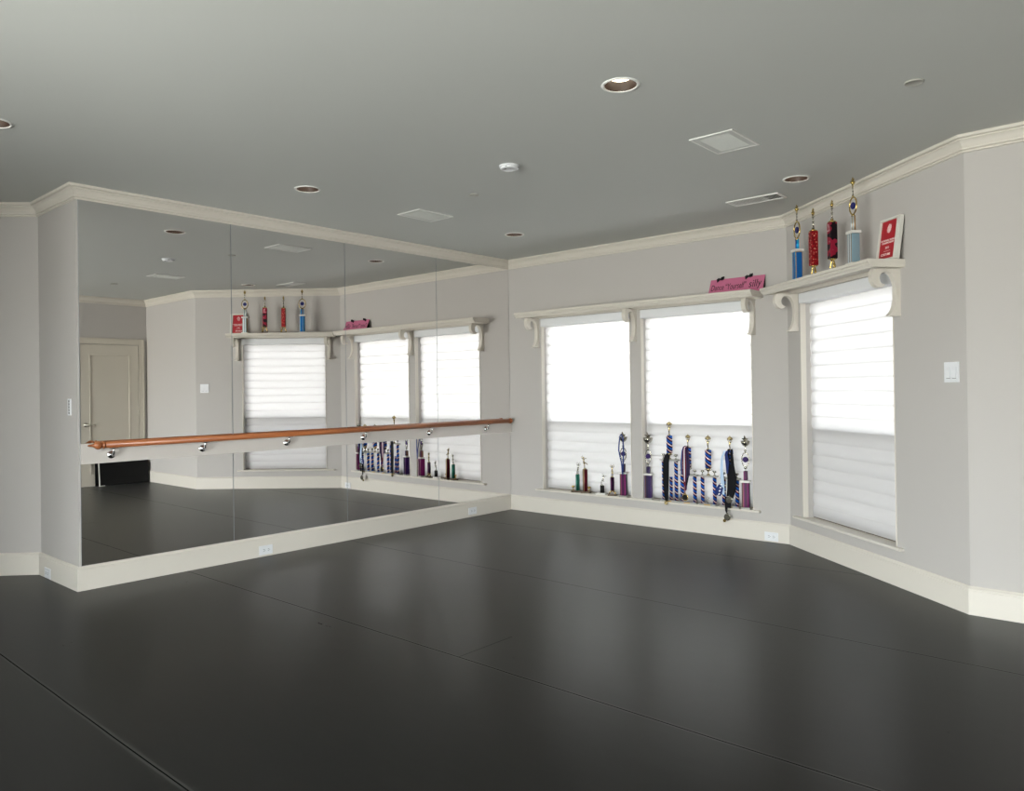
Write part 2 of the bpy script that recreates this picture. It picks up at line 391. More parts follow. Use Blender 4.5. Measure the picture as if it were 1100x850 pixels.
# baseboards and crown: profiles swept between mitred corners; profile = (off, z)
BASEP = [(0,0),(0.018,0),(0.018,0.134),(0.0145,0.135),(0.0145,0.1375),(0.0195,0.139),(0.0195,0.146),(0.013,0.153),(0.009,0.1586),(0,0.1586)]
CR = [(0,2.586),(0.010,2.586),(0.013,2.589),(0.013,2.595),(0.006,2.5965),(0.006,2.599),(0.013,2.600),(0.018,2.603),(0.018,2.609),(0.012,2.611),(0.012,2.613),(0.019,2.622),(0.025,2.634),(0.034,2.645),(0.045,2.652),(0.045,2.656),(0.040,2.657),(0.040,2.6595),(0.055,2.6605),(0.059,2.664),(0.059,2.672),(0.056,2.676),(0.056,2.68),(0,2.68)]
def sweep(i, prof, name, m='trim', s_cut=None):
    b = MB(); A = [b.bm.verts.new((*mitre(i, o).to_2d(), z)) for o, z in prof]; B = [b.bm.verts.new((*mitre(i+1, o).to_2d(), z)) for o, z in prof]
    if s_cut:
        F = wall_local(i)
        if s_cut[0] is not None:
            for v, (o, z) in zip(A, prof): v.co = F(s_cut[0], z, o)
        if s_cut[1] is not None:
            for v, (o, z) in zip(B, prof): v.co = F(s_cut[1], z, o)
    n = len(prof)
    for k in range(n): b.bm.faces.new((A[k], A[(k+1) % n], B[(k+1) % n], B[k]))
    b.bm.faces.new(A[::-1]); b.bm.faces.new(B)
    return struct(b.build(name, m))
# fix the mitre for 2-D vectors
for i in range(NV):
    if i == 3:
        sweep(i, BASEP, 'baseboard_door_side', s_cut=(0.998, ADDED_SIDE[0]-.07)); sweep(i, CR, 'trim_%d' % (i+1)); continue
    if i == 4:
        sweep(i, CR, 'trim_%d' % (i+1)); sweep(i, BASEP, 'baseboard_rear', s_cut=(ADDED_REAR[1]+0.07, None)); continue
    sweep(i, BASEP, 'baseboard_'+NAMES[i]); sweep(i, CR, 'trim_%d' % (i+1))

# ------------------------------------------------------------------ windows, sills, shades
def wframe(i):
    o = P[i]; d = edir(i); n = enor(i)
    # local x = along the wall, local y = INTO THE WALL (outwards), z up; origin at wall start
    return Matrix(((d.x, -n.x, 0, o.x), (d.y, -n.y, 0, o.y), (0, 0, 1, 0), (0, 0, 0, 1)))
MID = 0.945
def window(idx, i, op, clipz=0.885):
    s0, s1, z0, z1 = op; T = wframe(i)
    root = bpy.data.objects.new('window_%d' % idx, None); COL.objects.link(root); root.matrix_world = T; struct(root)
    # wooden edge strip lining the left and right of the recess
    for a, bb_ in ((s0, s0+0.006), (s1-0.006, s1)):
        b = MB(); b.box(a, bb_, -0.006, 0.040, z0+0.012, z1, bev=0.002); b.build('jamb_strip', 'trim', root)
    f = MB(); y0, y1 = 0.125, 0.185
    a0, a1 = s0+0.0, s1-0.0
    f.box(a0, a0+0.012, y0, y1, z0, z1); f.box(a1-0.012, a1, y0, y1, z0, z1); f.box(a0+0.012, a1-0.012, y0, y1, z0, z0+0.03); f.box(a0+0.012, a1-0.012, y0, y1, z1-0.04, z1)
    f.build('window_frame', 'vinyl', root)
    lo = MB(); u0, u1 = y0+0.006, y0+0.030
    for (p0, p1, q0, q1) in ((a0+.012, a0+.034, z0+.03, MID+.022), (a1-.034, a1-.012, z0+.03, MID+.022), (a0+.034, a1-.034, z0+.03, z0+.075), (a0+.034, a1-.034, MID-.022, MID+.022)): lo.box(p0, p1, u0, u1, q0, q1)
    sa = lo.build('lower_sash', 'vinyl', root)
    g = MB(); g.box(a0+.034, a1-.034, u0+.010, u0+.014, z0+.075, MID-.022); g.build('pane', 'glass', sa)
    up = MB(); u0, u1 = y0+0.031, y0+0.055
    for (p0, p1, q0, q1) in ((a0+.012, a0+.034, MID-.022, z1-.04), (a1-.034, a1-.012, MID-.022, z1-.04), (a0+.034, a1-.034, z1-.085, z1-.04), (a0+.034, a1-.034, MID-.022, MID+.022)): up.box(p0, p1, u0, u1, q0, q1)
    sb = up.build('upper_sash', 'vinyl', root)
    g = MB(); g.box(a0+.034, a1-.034, u0+.010, u0+.014, MID+.022, z1-.085); g.build('pane', 'glass', sb)
    g = MB(); g.box(a0+.012, a1-.012, 0.187, 0.189, z0+.02, MID); g.build('insect_screen', 'screen', root)
    return root, T
def shade(i, op, label, T, cloth='fabric'):
    s0, s1, z0, z1 = op
    root = thing('window_shade', label, 'window shade'); root.matrix_world = T @ Matrix.Translation((s0, 0, 0)); w = s1-s0
    b = MB(); pr = [(-0.012, z1-.082), (-0.016, z1-.076), (-0.016, z1-.008), (-0.010, z1-.002), (0.075, z1-.002), (0.075, z1-.082)]
    b.prism(pr, 0.003, w-0.003, lambda u, v, w_: (w_, u, v)); b.build('headrail', 'plastic', root)
    # cloth: scalloped horizontal folds, 0.1 m apart
    b = MB(); top, bot, yb = z1-.075, z0+.034, 0.098; pitch = 0.0995; pts = []
    z = top; n = int((top-bot)/pitch*10)
    for k in range(n+1):
        z = top - (top-bot)*k/n; ph = ((top-z)/pitch) % 1.0
        pts.append((yb-0.006-0.012*math.sin(PI*ph)**0.7 - 0.004*ph, z))
    xs = [0.002, w*0.33, w*0.66, w-0.002]
    grid = [[b.bm.verts.new((x, y, z)) for x in xs] for y, z in pts]
    for r0, r1 in zip(grid, grid[1:]):
        for k in range(len(xs)-1):
            f = b.bm.faces.new((r0[k], r0[k+1], r1[k+1], r1[k])); f.smooth = True
    b.build('fabric', cloth, root)
    b = MB(); k = 1
    while top-k*pitch > bot+.02:
        z = top-k*pitch; b.box(0.010, w-0.010, yb-.0015, yb-.0003, z-.0022, z+.0022); k += 1
    b.build('fold_seam', 'seam', root)
    b = MB(); b.box(0.003, w-0.003, 0.082, 0.100, z0+.0215, z0+.040, bev=0.004); b.build('bottom_rail', 'hem', root)
    b = MB(); b.box(0.004, w-0.004, 0.084, 0.102, z0+.0161, z0+.0214); b.build('gap_shadow', 'darkbase', root)  # dark strip standing in for the shaded gap under the rail
    b = MB(); b.box(w-0.030, w-0.012, 0.070, 0.082, 0.868, 0.905, bev=0.004); b.tube([(w-.021, .070, .886), (w-.021, .058, .886)], .004, 8); b.build('cord_cleat', 'nickel', root)
    return root
w1, TB = window(1, 0, B1); w2, _ = window(2, 0, B2); w3, TC = window(3, 1, C1)
shade(0, B1, 'white pleated shade in the left of the paired windows, nearest the mirror', TB)
shade(0, B2, 'white pleated shade behind the row of double-post trophies', TB)
shade(1, C1, 'white pleated shade in the single tall window of the angled wall', TC, 'fabric_dimmed')
# sills (stool boards)
def sill(name, T, s0, s1, inner):
    b = MB()
    b.prism([(-0.034, 0.233), (-0.037, 0.238), (-0.037, 0.246), (-0.033, 0.251), (0.0, 0.251), (0.0, 0.233)], s0, s1, lambda u, v, w: (w, u, v))
    for a, c in inner: b.box(a+0.0005, c-0.0005, -0.001, 0.125, 0.2355, 0.2508)
    o = b.build(name, 'trim'); o.matrix_world = T; struct(o)
sill('trim_10', TB, 0.372, 2.800, [(B1[0], B1[1]), (B2[0], B2[1])])
sill('trim_11', TC, 0.100, 1.412, [(C1[0], C1[1])])

# unseen glazed openings behind the camera, added to light the room
def glazed(idx, i, op, nm):
    T4 = wframe(i); s0, s1, z0, z1 = op
    root = bpy.data.objects.new('window_%d' % idx, None); COL.objects.link(root); root.matrix_world = T4; struct(root)  # window added only for its daylight
    b = MB(); xs = [s0+.06+(s1-s0-.12)*k/nm for k in range(nm+1)]
    for q in ((s0, s0+.06, z0, z1), (s1-.06, s1, z0, z1), (s0+.06, s1-.06, z0, z0+.08), (s0+.06, s1-.06, z1-.06, z1)): b.box(q[0], q[1], 0.06, 0.13, q[2], q[3])
    for x in xs[1:-1]: b.box(x-.035, x+.035, .06, .13, z0+.08, z1-.06)
    b.build('window_frame', 'vinyl', root)
    for k in range(nm):
        a = xs[k]+(.035 if k else 0); c = xs[k+1]-(.035 if k < nm-1 else 0)
        b = MB(); b.box(a, c, 0.09, 0.096, z0+.08, z1-.06); b.build('pane', 'glass', root)
    b = MB()
    for q in ((s0-.07, s0, 0, z1+.07), (s1, s1+.07, 0, z1+.07), (s0, s1, z1, z1+.07)): b.box(q[0], q[1], -0.018, 0.0, q[2], q[3])
    b.build('casing', 'trim', root)
glazed(4, 4, ADDED_REAR, 3); glazed(5, 3, ADDED_SIDE, 2)

# ------------------------------------------------------------------ mirror wall
seams = [-4.279, -3.202, -2.146, -1.066, -0.002]
for k, lab in enumerate(('tall mirror panel at the left end of the mirrored wall, reflecting the door', 'second mirror panel from the left, reflecting the shelf trophies', 'third mirror panel from the left, reflecting the pink sign and sill trophies', 'tall mirror panel next to the window wall corner')):
    t = thing('mirror_panel', lab, 'mirror', (0, 0, 0), 0, 'wall mirror panels')
    y0, y1 = seams[k]+.0015, seams[k+1]-.0015
    b = MB(); b.box(-0.005, 0.0, y0+.0015, y1-.0015, 0.1620, 2.5855); b.build('mirror_glass', 'mirror', t)
    b = MB()
    b.box(-0.0058, -0.0003, y0, y0+.0015, 0.1610, 2.5860); b.box(-0.0058, -0.0003, y1-.0015, y1, 0.1610, 2.5860)
    b.build('polished_edge', 'mirroredge', t)
# the first edge is bevel-cut and visible as a thin line
# barre: board, rail, brackets
YB0, YB1 = -4.278, -0.002
t = thing('ballet_barre', 'orange-brown wooden ballet barre on a white board across the mirrors', 'ballet barre', (0, 0, 0))
b = MB(); b.box(0.0008, 0.021, YB0, YB1, 0.833, 0.968, bev=0.002); b.build('mounting_board', 'board', t)
RX, RZ, RR = 0.064, 0.957, 0.0215
b = MB(); ya, yb_ = -4.150, -0.100
b.lathe([(RR, ya), (RR, yb_)], (RX, 0, RZ), 'Y', 24); b.build('rail', 'wood', t)
for sgn, y in ((-1, ya), (1, yb_)):
    b = MB(); pf = [(.0215,0),(.0215,.004),(.0265,.006),(.0265,.012),(.018,.015),(.018,.020),(.026,.028),(.029,.040),(.026,.052),(.018,.062),(.011,.072),(.0075,.082),(.0085,.090),(.0065,.100),(.003,.106),(0,.108)]
    b.lathe([(r, y+sgn*h*(1.0 if sgn < 0 else .62)) for r, h in pf], (RX, 0, RZ), 'Y', 20); b.build('finial', 'wood', t)
for y in (-4.093, -3.455, -2.752, -1.985, -1.205, -0.415):
    b = MB()
    b.lathe([(.028, .0212), (.028, .024), (.024, .029), (.016, .034), (.011, .037), (.0105, .042)], (0, y, .886), 'X', 20)
    b.tube([(.040, y, .886), (.054, y, .887), (.060, y, .892), (.063, y, .903), (.064, y, .918), (.064, y, .931)], [.0085, .008, .0075, .0075, .008, .009], 12)
    b.box(.054, .074, y-.028, y+.028, .9310, .9352, bev=.0015)
    b.build('barre_bracket', 'chrome', t)

# ------------------------------------------------------------------ shelves with scroll brackets
def shelf(T, s0, s1, D, zt, ends=(True, True), cut=None):
    b = MB()
    # top board with nosing
    nos = [(0, zt), (-D+.004, zt), (-D, zt-.004), (-D, zt-.019), (-D+.003, zt-.0215), (-D+.013, zt-.0225), (-D+.013, zt-.0255), (-D+.008, zt-.027), (-D+.010, zt-.033), (-D+.016, zt-.039), (-D+.026, zt-.043), (-D+.030, zt-.050), (-D+.030, zt-.054), (-D+.045, zt-.054), (-D+.045, zt-.026), (0, zt-.026)]
    b.prism(nos, s0, s1, lambda u, v, w: (w, u, v))
    # return mouldings under both ends and the wall cleat
    for e in (s0, s1-.03): b.box(e+.004 if e == s0 else e-.004, e+.034 if e == s0 else e+.026, -D+.045, 0, zt-.050, zt-.026)
    b.box(s0+.034, s1-.034, -.022, 0, zt-.054, zt-.026)
    o = b.build('shelf_board', 'trim')
    return o
# scroll bracket side outline: (distance from wall, drop below the shelf)
def scroll():
    X = lambda px: (825-px)*.00078; Z = lambda py: -(py-150)*.00072
    o = [(825,150),(590,150),(580,170),(572,198),(570,228),(578,262),(596,292),(618,309),(645,316),(668,310),(684,298),(691,288),(676,287),(660,281),(648,268),(641,248),(641,226),(648,204),(662,187),(681,176),(702,174),(724,181),(745,198),(763,226),(776,262),(784,305),(787,350),(786,395),(780,440),(770,480),(756,515),(738,542),(718,558),(718,566),(825,566)]
    return [(X(a), Z(c)) for a, c in o]
BR = scroll()
def bracket_at(root, s, zt, w=.038):
    b = MB(); b.prism([(-u, v) for u, v in BR], s-w/2, s+w/2, lambda u, v, w_: (w_, u-.0005, zt-.0545+v))
    return b.build('scroll_bracket', 'trim', root)
ZS = 2.078; DS = 0.262
tb = thing('wall_shelf', 'long cream wooden shelf with three scroll brackets over the paired windows', 'shelf', group='window-top shelves'); tb.matrix_world = TB
o = shelf(TB, 0.300, 2.850, DS, ZS); o.parent = tb
for s in (.405, 1.593, 2.757): bracket_at(tb, s, ZS)
tc_ = thing('wall_shelf', 'short cream wooden shelf on the angled wall holding four tall trophies', 'shelf', group='window-top shelves'); tc_.matrix_world = TC
o = shelf(TC, 0.040, 1.462, DS, ZS); o.parent = tc_
for s in (.150, 1.395): bracket_at(tc_, s, ZS)

# ------------------------------------------------------------------ ceiling fittings
lights = ['recessed downlight nearest the camera, centre right of the ceiling', 'recessed downlight cut by the left edge of the frame', 'recessed downlight above the second mirror panel', 'recessed downlight in the far corner near the mirror wall and windows', 'recessed downlight above the shelf of tall trophies',
          'recessed downlight above the camera', 'recessed downlight at the rear left of the room', 'recessed downlight in the rear centre', 'recessed downlight beside the panelled door', 'recessed downlight at the rear right beside the added glazed opening']
d0 = thing('downlight', lights[0], 'ceiling light', (*DL[0], H), 0, 'recessed downlights')
b = MB(); b.lathe([(.0725, .002), (.0725, -.003), (.078, -.0055), (.086, -.004), (.0885, -.0005), (.0885, .0)], n=32); 
ring = b.build('trim_ring', 'rim', d0)
bm = bmesh.new()
def cone(bm, prof, n=32):
    rings = [[bm.verts.new((r*cos(2*PI*k/n), r*sin(2*PI*k/n), z)) for k in range(n)] for r, z in prof]
    for a, c in zip(rings, rings[1:]):
        for k in range(n):
            f = bm.faces.new((a[k], a[(k+1) % n], c[(k+1) % n], c[k])); f.smooth = True
    return rings
cone(bm, [(.0735, -.002), (.071, .02), (.066, .05), (.0605, .075), (.062, .12), (.062, .15)])
bb = MB(); bb.bm.free(); bb.bm = bm; bf = bb.build('baffle', 'baffle', d0)
b = MB(); b.lathe([(.0, .038), (.030, .036), (.050, .034), (.052, .037), (.052, .060), (0, .061)], n=28); b.build('lamp', 'lens', d0)
b = MB(); b.lathe([(.0885, .001), (.090, .001), (.090, .158), (0, .160)], n=28); hs = b.build('housing', 'exterior', d0)
# the trim ring must be open in the middle: rebuild as an annulus
me = ring.data; bm = bmesh.new(); cone(bm, [(.0735, .003), (.0735, -.003), (.078, -.0055), (.086, -.004), (.0885, -.0002), (.0885, .0005), (.0735, .003)], 40); bmesh.ops.recalc_face_normals(bm, faces=bm.faces[:]); bm.to_mesh(me); bm.free()
bm = bmesh.new(); r_ = cone(bm, [(.0905, .002), (.0905, .160)], 28); bm.faces.new(r_[-1]); bm.to_mesh(hs.data); bm.free()
for k in range(1, len(DL)): dup(d0, (*DL[k], H), lights[k])

# smoke detector
t = thing('smoke_detector', 'round white smoke detector in the middle of the ceiling', 'smoke detector', (2.347, -2.62, H))
b = MB(); b.lathe([(.064, -.001), (.064, -.007), (.060, -.010)], n=32); b.build('mounting_plate', 'plastic', t)
b = MB(); b.lathe([(.060, -.0105), (.057, -.020), (.050, -.0245), (.036, -.026), (.034, -.023), (.018, -.024), (.0, -.0255)], n=32); b.build('sensor_cap', 'plastic', t)
for k in range(4):
    a = 2*PI*k/4-1.2; b = MB(); b.box(.050, .0582, -.005, .005, -.0200, -.0150, T=Matrix.Rotation(a, 4, 'Z')); b.build('vent_slot', 'slot', t)
b = MB(); b.box(-.004, .004, -.040, -.032, -.0268, -.022); b.build('test_button', 'slot', t)
# flat round cover discs
for (x, y, r, lab) in ((1.702, -2.274, .037, 'small flat round cover plate on the ceiling beside the left air return'), (4.556, -2.305, .042, 'small grey round cover plate near the top right of the ceiling')):
    t = thing('ceiling_cover', lab, 'cover plate', (x, y, H)); b = MB(); b.lathe([(r, -.0005), (r, -.004), (r*.93, -.007), (r*.9, -.0072), (r*.88, -.0062), (0, -.0075)], n=32); b.build('cover_disc', 'disc', t)
# two square ceiling speakers / returns
def square(x, y, w, h, lab):
    t = thing('ceiling_grille', lab, 'ceiling grille', (x, y, H), 0, 'square ceiling grilles')
    b = MB(); a, c = w/2, h/2; f = .012
    for q in ((-a, a, -c, -c+f), (-a, a, c-f, c), (-a, -a+f, -c+f, c-f), (a-f, a, -c+f, c-f)): b.box(q[0], q[1], q[2], q[3], -.006, -.0005)
    b.build('frame', 'rim', t)
    b = MB(); b.box(-a+f+.002, a-f-.002, -c+f+.002, c-f-.002, -.0045, -.0005); b.build('grille', 'grey_grille', t)
    b = MB(); 
    for k in range(40):
        yy = -c+f+.030 + k*(h-2*f-.060)/39; b.box(-a+f+.030, a-f-.030, yy-.0016, yy+.0016, -.0054, -.0045)
    b.build('louver', 'grey_grille', t)
square(3.532, -2.115, .258, .352, 'square white ceiling grille at upper right, larger in view')
square(0.978, -2.082, .262, .358, 'square white ceiling grille above the mirror wall')
t = thing('ceiling_vent', 'long rectangular air vent in the ceiling above the window pair corner', 'air vent', (3.10, -.708, H), 0)
b = MB()
for q in ((-.20, .20, -.09, -.072), (-.20, .20, .072, .09), (-.20, -.182, -.072, .072), (.182, .20, -.072, .072)): b.box(*q, -.008, -.0005)
b.build('frame', 'rim', t)
b = MB(); b.box(-.182, .182, -.072, .072, -.002, -.0005); b.build('duct_opening', 'grille_dark', t)
b = MB()
for k in range(22):
    x = -.172 + k*.0164
    if x < .085: b.box(-.009, .009, -.072, .072, -.0008, .0008, T=Matrix.Translation((x, 0, -.0052)) @ Matrix.Rotation(.22, 4, 'Y'))
    else: b.box(-.0006, .0006, -.072, .072, -.0045, .0, T=Matrix.Translation((x, 0, -.002)))
b.build('louver', 'rim', t)

# ------------------------------------------------------------------ outlets and switches
def outlet(T, s, z, lab, off=.018, horizontal=True):
    t = thing('wall_outlet', lab, 'outlet', group='outlets in the baseboards')
    R = Matrix.Translation((s, -off, z)); 
    if not horizontal: R = R @ Matrix.Rotation(PI/2, 4, 'Y')
    t.matrix_world = T @ R
    b = MB(); b.box(-.0575, .0575, -.006, -.0003, -.036, .036, bev=.0018); b.build('cover_plate', 'plastic', t)
    for x in (-.020, .020):
        b = MB(); b.box(x-.0145, x+.0145, -.0078, -.0062, -.016, .016, bev=.0006); r = b.build('receptacle', 'plastic', t)
        b = MB(); b.box(x-.006, x+.006, -.0084, -.0079, .005, .0075); b.box(x-.006, x+.006, -.0084, -.0079, -.0075, -.005); b.lathe([(.0025, -.0084), (.0025, -.0079)], (x+.010, 0, 0), 'Y', 8); b.build('slot', 'slot', r)
T8, T7 = wframe(8), wframe(7)
outlet(T8, 4.2896-2.943, .050, 'white double outlet in the baseboard under the second mirror panel')
outlet(T8, 4.2896-.615, .060, 'white double outlet in the mirror wall baseboard nearest the window corner')
outlet(TB, 2.895, .046, 'white double outlet in the baseboard right of the paired windows')
outlet(T7, .7435-.548, .040, 'white double outlet in the short return wall baseboard at far left')
def switch(T, s, z, lab, gangs):
    t = thing('light_switch', lab, 'light switch'); t.matrix_world = T @ Matrix.Translation((s, 0, z))
    w = .0355 if gangs == 1 else .058
    b = MB(); b.box(-w, w, -.007, -.0003, -.0585, .0585, bev=.002); b.build('cover_plate', 'plastic', t)
    for x in ([0] if gangs == 1 else [-.023, .023]):
        b = MB(); b.prism([(-.0125, -.033), (-.0075, -.033)][::-1]+[(-.0072, .033), (-.0098, .033), (-.0085, 0)], x-.0165, x+.0165, lambda u, v, w_: (w_, u, v)); r = b.build('rocker', 'plastic', t)
        b = MB(); b.box(x-.0165, x+.0165, -.0076, -.0072, -.0365, -.0338); b.build('rocker_gap', 'grille_dark', r)
switch(TC, 1.855, 1.358, 'white double rocker switch on the angled wall right of the tall window', 2)
t = thing('control_keypad', 'slim white keypad with dark buttons on the short return wall beside the mirror', 'keypad'); t.matrix_world = T7 @ Matrix.Translation((.7375-.128, 0, 1.212))
b = MB(); b.box(-.021, .021, -.012, -.0003, -.056, .056, bev=.002); b.build('cover_plate', 'plastic', t)
b = MB()
for k in range(5): b.box(.002, .017, -.0135, -.0122, -.047+.0195*k, -.032+.0195*k, bev=.0004)
b.build('button', 'slot', t)
t = thing('wall_hook', 'tiny dark screw left in the wall between the two shelves', 'screw'); t.matrix_world = TB
b = MB(); b.lathe([(.0045, -.004), (.0045, -.0003)], (2.935, 0, 1.985), 'Y', 10); b.build('screw_head', 'nickel', t)

# ------------------------------------------------------------------ panelled door on the side wall (seen in the mirror)
XD = 6.0925
T3 = wframe(3)      # s runs towards the camera from y=-1.2645
def sy(y): return -1.2645 - y
d = bpy.data.objects.new('door_1', None); COL.objects.link(d); d.matrix_world = T3; struct(d)
a0, a1 = sy(-1.312), sy(-2.262)
b = MB()
for q in ((a0, a0+.075, 0, 2.092), (a1-.075, a1, 0, 2.092), (a0+.075, a1-.075, 2.012, 2.092)):
    b.box(q[0], q[1], -.016, -.0003, q[2], q[3], bev=.003)
for q in ((a0, a0+.016, 0, 2.098), (a1-.016, a1, 0, 2.098), (a0+.016, a1-.016, 2.082, 2.098)): b.box(q[0], q[1], -.024, -.016, q[2], q[3])
b.build('casing', 'door', d)
e0, e1 = a0+.082, a1-.082
b = MB(); st = .115
b.box(e0, e0+st, -.012, -.0003, .006, 2.004); b.box(e1-st, e1, -.012, -.0003, .006, 2.004)
b.box(e0+st, e1-st, -.012, -.0003, 1.865, 2.004); b.box(e0+st, e1-st, -.012, -.0003, .006, .16)
b.box(e0+st, e1-st, -.004, -.0003, .16, 1.865)
for q in ((e0+st, e0+st+.018, .16, 1.865), (e1-st-.018, e1-st, .16, 1.865), (e0+st+.018, e1-st-.018, .16, .178), (e0+st+.018, e1-st-.018, 1.847, 1.865)): b.box(q[0], q[1], -.016, -.004, q[2], q[3], bev=.003)
leaf = b.build('door_leaf', 'door', d)
for z in (1.78, 1.0, .25):
    b = MB(); b.lathe([(.006, z-.045), (.006, z+.045)], (e0-.003, -.018, 0), 'Z', 10); b.ball((e0-.003, -.018, z+.048), .006); b.ball((e0-.003, -.018, z-.048), .006); b.build('hinge', 'nickel', d)
b = MB(); kx = e1-.065; b.lathe([(.030, -.012), (.030, -.019), (.012, -.022), (.012, -.055)], (kx, 0, .87), 'Y', 20); b.tube([(kx, -.052, .87), (kx-.05, -.056, .87), (kx-.11, -.054, .868)], [.010, .009, .007], 10); b.build('door_handle', 'nickel', d)
# black boards leaning on the door
def leaner(s0, s1, h, foot, top, lab, edge='frame'):
    t = thing('leaning_board', lab, 'board', group='black boards leaning by the door'); t.matrix_world = T3
    a = math.atan2(foot-top, h); R = Matrix.Translation((0, -foot, 0.0)) @ Matrix.Rotation(-a, 4, 'X')
    b = MB(); b.box(s0, s1-.012, -.010, 0.002, .002, h, T=R); b.build('panel', 'black', t)
    b = MB()
    b.box(s1-.012, s1, -.012, .004, 0, h, T=R); b.box(s1-.075, s1-.012, -.012, .004, 0, .012, T=R); b.build('edge_strip', edge, t)
leaner(sy(-1.300), sy(-1.985), .56, .110, .062, 'wide black board with a white left edge, leaning in front against the door')
leaner(sy(-1.34), sy(-2.010), .50, .040, .022, 'black board mostly hidden behind the other leaning board', 'black')

# ------------------------------------------------------------------ trophies
def figurine(z, h, lean=0.0, arms='up', x=0, y=0, b=None):
    """small dancer on a round foot; pose changes with arms"""
    b = b or MB(); s = h/0.12
    P_ = lambda u, v, w: (x+u*s, y+v*s, z+w*s)
    b.lathe([(.014*s, z), (.014*s, z+.006*s), (.009*s, z+.010*s), (.009*s, z+.013*s)], (x, y, 0), n=12)
    hip = (lean*.01, 0, .058)
    b.tube([P_(-.004, 0, .012), P_(-.004, 0, .035), P_(*hip)], [.0035*s, .0045*s, .006*s], 8)
    if arms in ('up', 'one'): b.tube([P_(.006, .002, .012), P_(.008, .0, .035), P_(*hip)], [.0035*s, .0045*s, .006*s], 8)
    else: b.tube([P_(.026, 0, .040), P_(.016, .0, .050), P_(*hip)], [.0028*s, .0042*s, .006*s], 8)
    b.tube([P_(*hip), P_(hip[0]+lean*.004, 0, .072), P_(hip[0]+lean*.006, 0, .086), P_(hip[0]+lean*.006, 0, .093)], [.0078*s, .0055*s, .0075*s, .003*s], 8)
    b.lathe([(.0035*s, z+.066*s), (.013*s, z+.056*s), (.012*s, z+.055*s), (.003*s, z+.063*s)], (x+hip[0]*s, y, 0), n=12)
    hx = hip[0]+lean*.007
    b.ball(P_(hx, 0, .101), .0068*s, sz=1.2, n=10)
    if arms in ('up', 'one', 'leg'):
        b.tube([P_(hx-.007, 0, .088), P_(hx-.018, 0, .100), P_(hx-.010, 0, .119)], [.0032*s, .0026*s, .002*s], 8)
        q = P_(hx+.012, 0, .119) if arms == 'up' else P_(hx+.030, 0, .092)
        b.tube([P_(hx+.007, 0, .088), P_(hx+.019, 0, .096), q], [.0032*s, .0026*s, .002*s], 8)
    return b
def column(t, x, y, z0, z1, r, m, square_=False, name='column'):
    b = MB()
    if square_: b.box(x-r, x+r, y-r, y+r, z0, z1, bev=r*.25)
    else: b.lathe([(r, z0), (r, z1)], (x, y, 0), n=20)
    return b.build(name, m, t)
def base(t, w, d, h, m='marble', x=0, y=0, z=0, name='base'):
    b = MB(); b.box(x-w/2, x+w/2, y-d/2, y+d/2, z, z+h, bev=.003); return b.build(name, m, t)
def cup(t, x, y, z, h, m='silver', name='finial_cup'):
    b = MB(); b.lathe([(h*.26, z), (h*.24, z+h*.08), (h*.08, z+h*.22), (h*.07, z+h*.45), (h*.22, z+h*.62), (h*.34, z+h), (h*.28, z+h), (h*.05, z+h*.7)], (x, y, 0), n=14)
    for s in (-1, 1): b.tube([(x+s*h*.2, y, z+h*.62), (x+s*h*.48, y, z+h*.75), (x+s*h*.33, y, z+h*.98)], h*.045, 6)
    return b.build(name, m, t)
def medallion(t, z0, z1, m='silver', gem='purplegem', wmul=.42):
    """open oval ring held on a stem with a round coloured disc in it"""
    h = z1-z0; zc = (z0+z1)/2; w = h*wmul*.5; b = MB()
    b.tube([(w*cos(a), 0, zc+h*.42*sin(a)) for a in [2*PI*k/24 for k in range(24)]], h*.035, 8, closed=True)
    b.lathe([(h*.10, z0-.002), (h*.09, z0+h*.04), (h*.03, z0+h*.09)], n=12)
    b.tube([(0, 0, z1-h*.09), (0, 0, z1)], h*.04, 8)
    o = b.build('medallion_ring', m, t)
    b = MB(); b.lathe([(h*.15, -.006), (h*.17, -.003), (h*.17, .003), (h*.15, .006)], (0, 0, 0), 'Y', 20, T=Matrix.Translation((0, 0, zc))); b.build('medallion_disc', gem, o)
def startop(t, z0, z1, m='silver', r=None):
    h = z1-z0; r = r or h*.36; b = MB()
    b.lathe([(h*.10, z0), (h*.06, z0+h*.06), (h*.035, z0+h*.15), (h*.06, z0+h*.25), (h*.04, z0+h*.32)], n=12)
    b.lathe([(h*.04, z0+h*.30), (h*.16, z0+h*.36), (h*.26, z0+h*.50), (h*.30, z0+h*.66), (h*.26, z0+h*.66), (h*.10, z0+h*.46)], n=14)
    g0 = len(b.bm.verts); b.star((0, 0, 0), r*.78, th=.004); b.bm.verts.ensure_lookup_table()
    bmesh.ops.transform(b.bm, matrix=Matrix.Translation((0, 0, z0+h*.74)) @ Matrix.Rotation(-.55, 4, 'Z') @ Matrix.Rotation(.30, 4, 'X'), verts=b.bm.verts[g0:])
    return b.build('star_topper', m, t)
